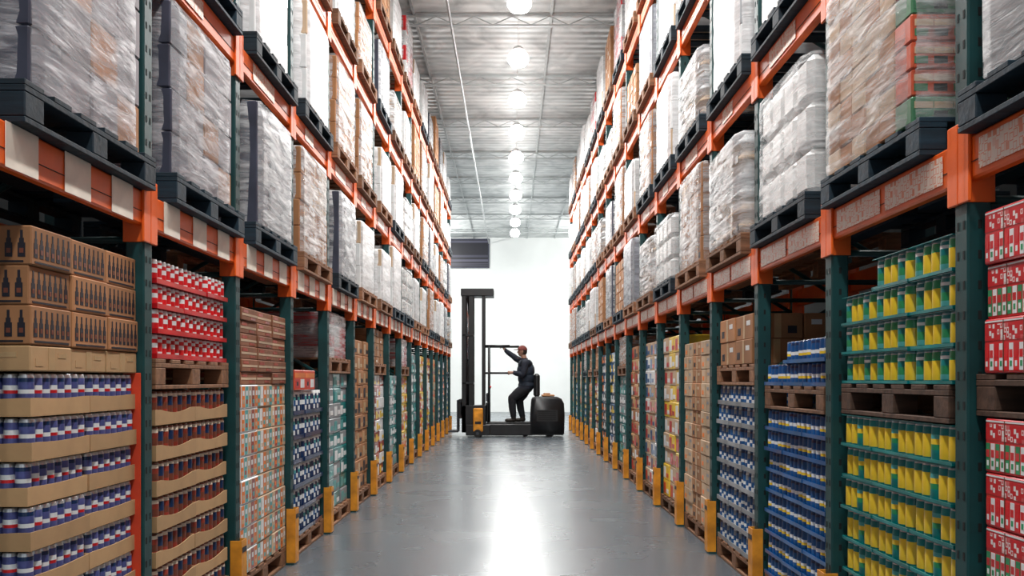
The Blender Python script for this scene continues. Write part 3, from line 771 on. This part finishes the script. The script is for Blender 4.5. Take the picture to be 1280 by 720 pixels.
m.ell((hx-.105,0,hz-.012),(.020,.013,.022),K); m.ell((hx-.09,0,hz-.055),(.012,.024,.008),K); m.ell((hx-.084,0,hz+.03),(.016,.05,.012),K)
for s in(-1,1): m.ell((hx+.01,s*.084,hz-.005),(.02,.01,.032),K)
chain(m,[((hp,-.09,1.13),.120),((.16,-.12,1.01),.108),((.0,-.13,.88),.080),((.01,-.12,.66),.072),((.04,-.11,.43),.050)])
chain(m,[((hp,.09,1.13),.120),((.26,.11,.98),.106),((.17,.12,.84),.078),((.20,.12,.63),.070),((.25,.12,.43),.050)])
for (ax,ay) in((.04,-.11),(.25,.12)):
    m.ell((ax+.0,ay,.385),(.06,.045,.05),K); m.ell((ax-.10,ay,.372),(.10,.049,.04),K)
chain(m,[((.30,-.22,1.68),.068),((.27,-.27,1.47),.058),((.24,-.27,1.42),.053),((.10,-.25,1.45),.043),((.02,-.24,1.475),.029)])
chain(m,[((.28,.22,1.71),.068),((.10,.26,1.80),.058),((.04,.27,1.85),.051),((-.10,.27,1.95),.041),((-.18,.268,2.02),.029)])
def hand(cx,cy,cz,sgn,wr):
    m.ell((cx,cy+sgn*.037,cz+.004),(.046,.016,.036),K); chain(m,[(wr,.026),((cx+.025,cy+sgn*.036,cz),.024)])
    for i,(dx,l) in enumerate(((-.038,.86),(-.013,1.0),(.012,.95),(.036,.78))):
        chain(m,[((cx+dx,cy+sgn*.036,cz+.012),.010),((cx+dx,cy+sgn*.020,cz+.038),.0095),((cx+dx,cy-sgn*.016*l,cz+.038),.009),((cx+dx,cy-sgn*.036*l,cz+.038-.032*l),.008)])
    chain(m,[((cx-.005,cy+sgn*.038,cz-.02),.013),((cx-.03,cy+sgn*.02,cz-.036),.011),((cx-.04,cy-sgn*.012,cz-.038),.009)])
hand(-.05,-.22,1.46,-1,(.02,-.24,1.475)); hand(-.24,.24,2.08,1,(-.18,.268,2.02))
tmp=m.obj('tmp'); md=tmp.modifiers.new('r','REMESH'); md.mode='VOXEL'; md.voxel_size=.0075; md.use_smooth_shade=True
sm=tmp.modifiers.new('s','SMOOTH'); sm.factor=.5; sm.iterations=3
dg=bpy.context.evaluated_depsgraph_get(); me=bpy.data.meshes.new_from_object(tmp.evaluated_get(dg)); me.name='person'
bpy.data.objects.remove(tmp)
me.materials.clear(); me.materials.append(M['skin'])
for p in me.polygons: p.use_smooth=True; p.material_index=0
per=bpy.data.objects.new('person',me); per.location=(TX,TY,0.001); COL.objects.link(per)
tag(per,'person in dark work clothes and cap standing on the forklift deck','person')
def garment(name,key,pred,off,parent=per):
    bm=bmesh.new(); bm.from_mesh(me); bm.normal_update()
    dele=[f for f in bm.faces if not pred(f.calc_center_median())]
    nr={v.index:v.normal.copy() for v in bm.verts}
    for v in bm.verts: 
        n_=nr[v.index]; v.co+=n_*(off+.004*noise.noise(v.co*14))
    bmesh.ops.delete(bm,geom=dele,context='FACES')
    g_=bpy.data.meshes.new(name); bm.to_mesh(g_); bm.free()
    g_.materials.clear(); g_.materials.append(M[key])
    o=bpy.data.objects.new(name,g_); o.parent=parent; COL.objects.link(o); return o
def jack(c):
    if abs(c.y)<.20 and c.z>1.80: return False
    if c.z<1.10: return False
    if c.z>1.6: return c.x>-.17
    if abs(c.y)>.17 and c.z>1.3: return c.x>.03
    return c.x>.12
garment('jacket','jacket',jack,.016)
garment('vest','vest',lambda c:1.16<c.z<1.74 and abs(c.y)<.205 and c.x>.10,.032)
garment('trousers','trouser',lambda c:.45<c.z<1.2 and not(c.z>1.16 and abs(c.y)>.2),.014)
garment('boots','boot',lambda c:c.z<.50,.008)
garment('hair','hair',lambda c:c.z>1.88 and c.x>hx+.02 and c.z>hz-.06 and abs(c.y)<.12,.010)
garment('cap','cap',lambda c:c.z>hz+.035 and c.x>0.1 and abs(c.y)<.12,.020)
cb=MB(); cb.ell((hx-.13,0,hz+.048),(.08,.07,.010),'cap',16,8); cb.obj('cap_brim',per)
for s in(-1,1):
    e=MB(); M.setdefault('eye',P('eye',(.05,.03,.02),.2)); e.ell((hx-.092,s*.03,hz+.012),(.008,.012,.008),'eye',10,8); e.obj('eye',per)

# added fill light: pale world shining in where the back wall is left out
w=bpy.data.worlds.new('world'); scene.world=w; w.use_nodes=True; w.node_tree.nodes['Background'].inputs[0].default_value=(.86,.93,1,1); w.node_tree.nodes['Background'].inputs[1].default_value=.52
print('objects',len(bpy.data.objects))
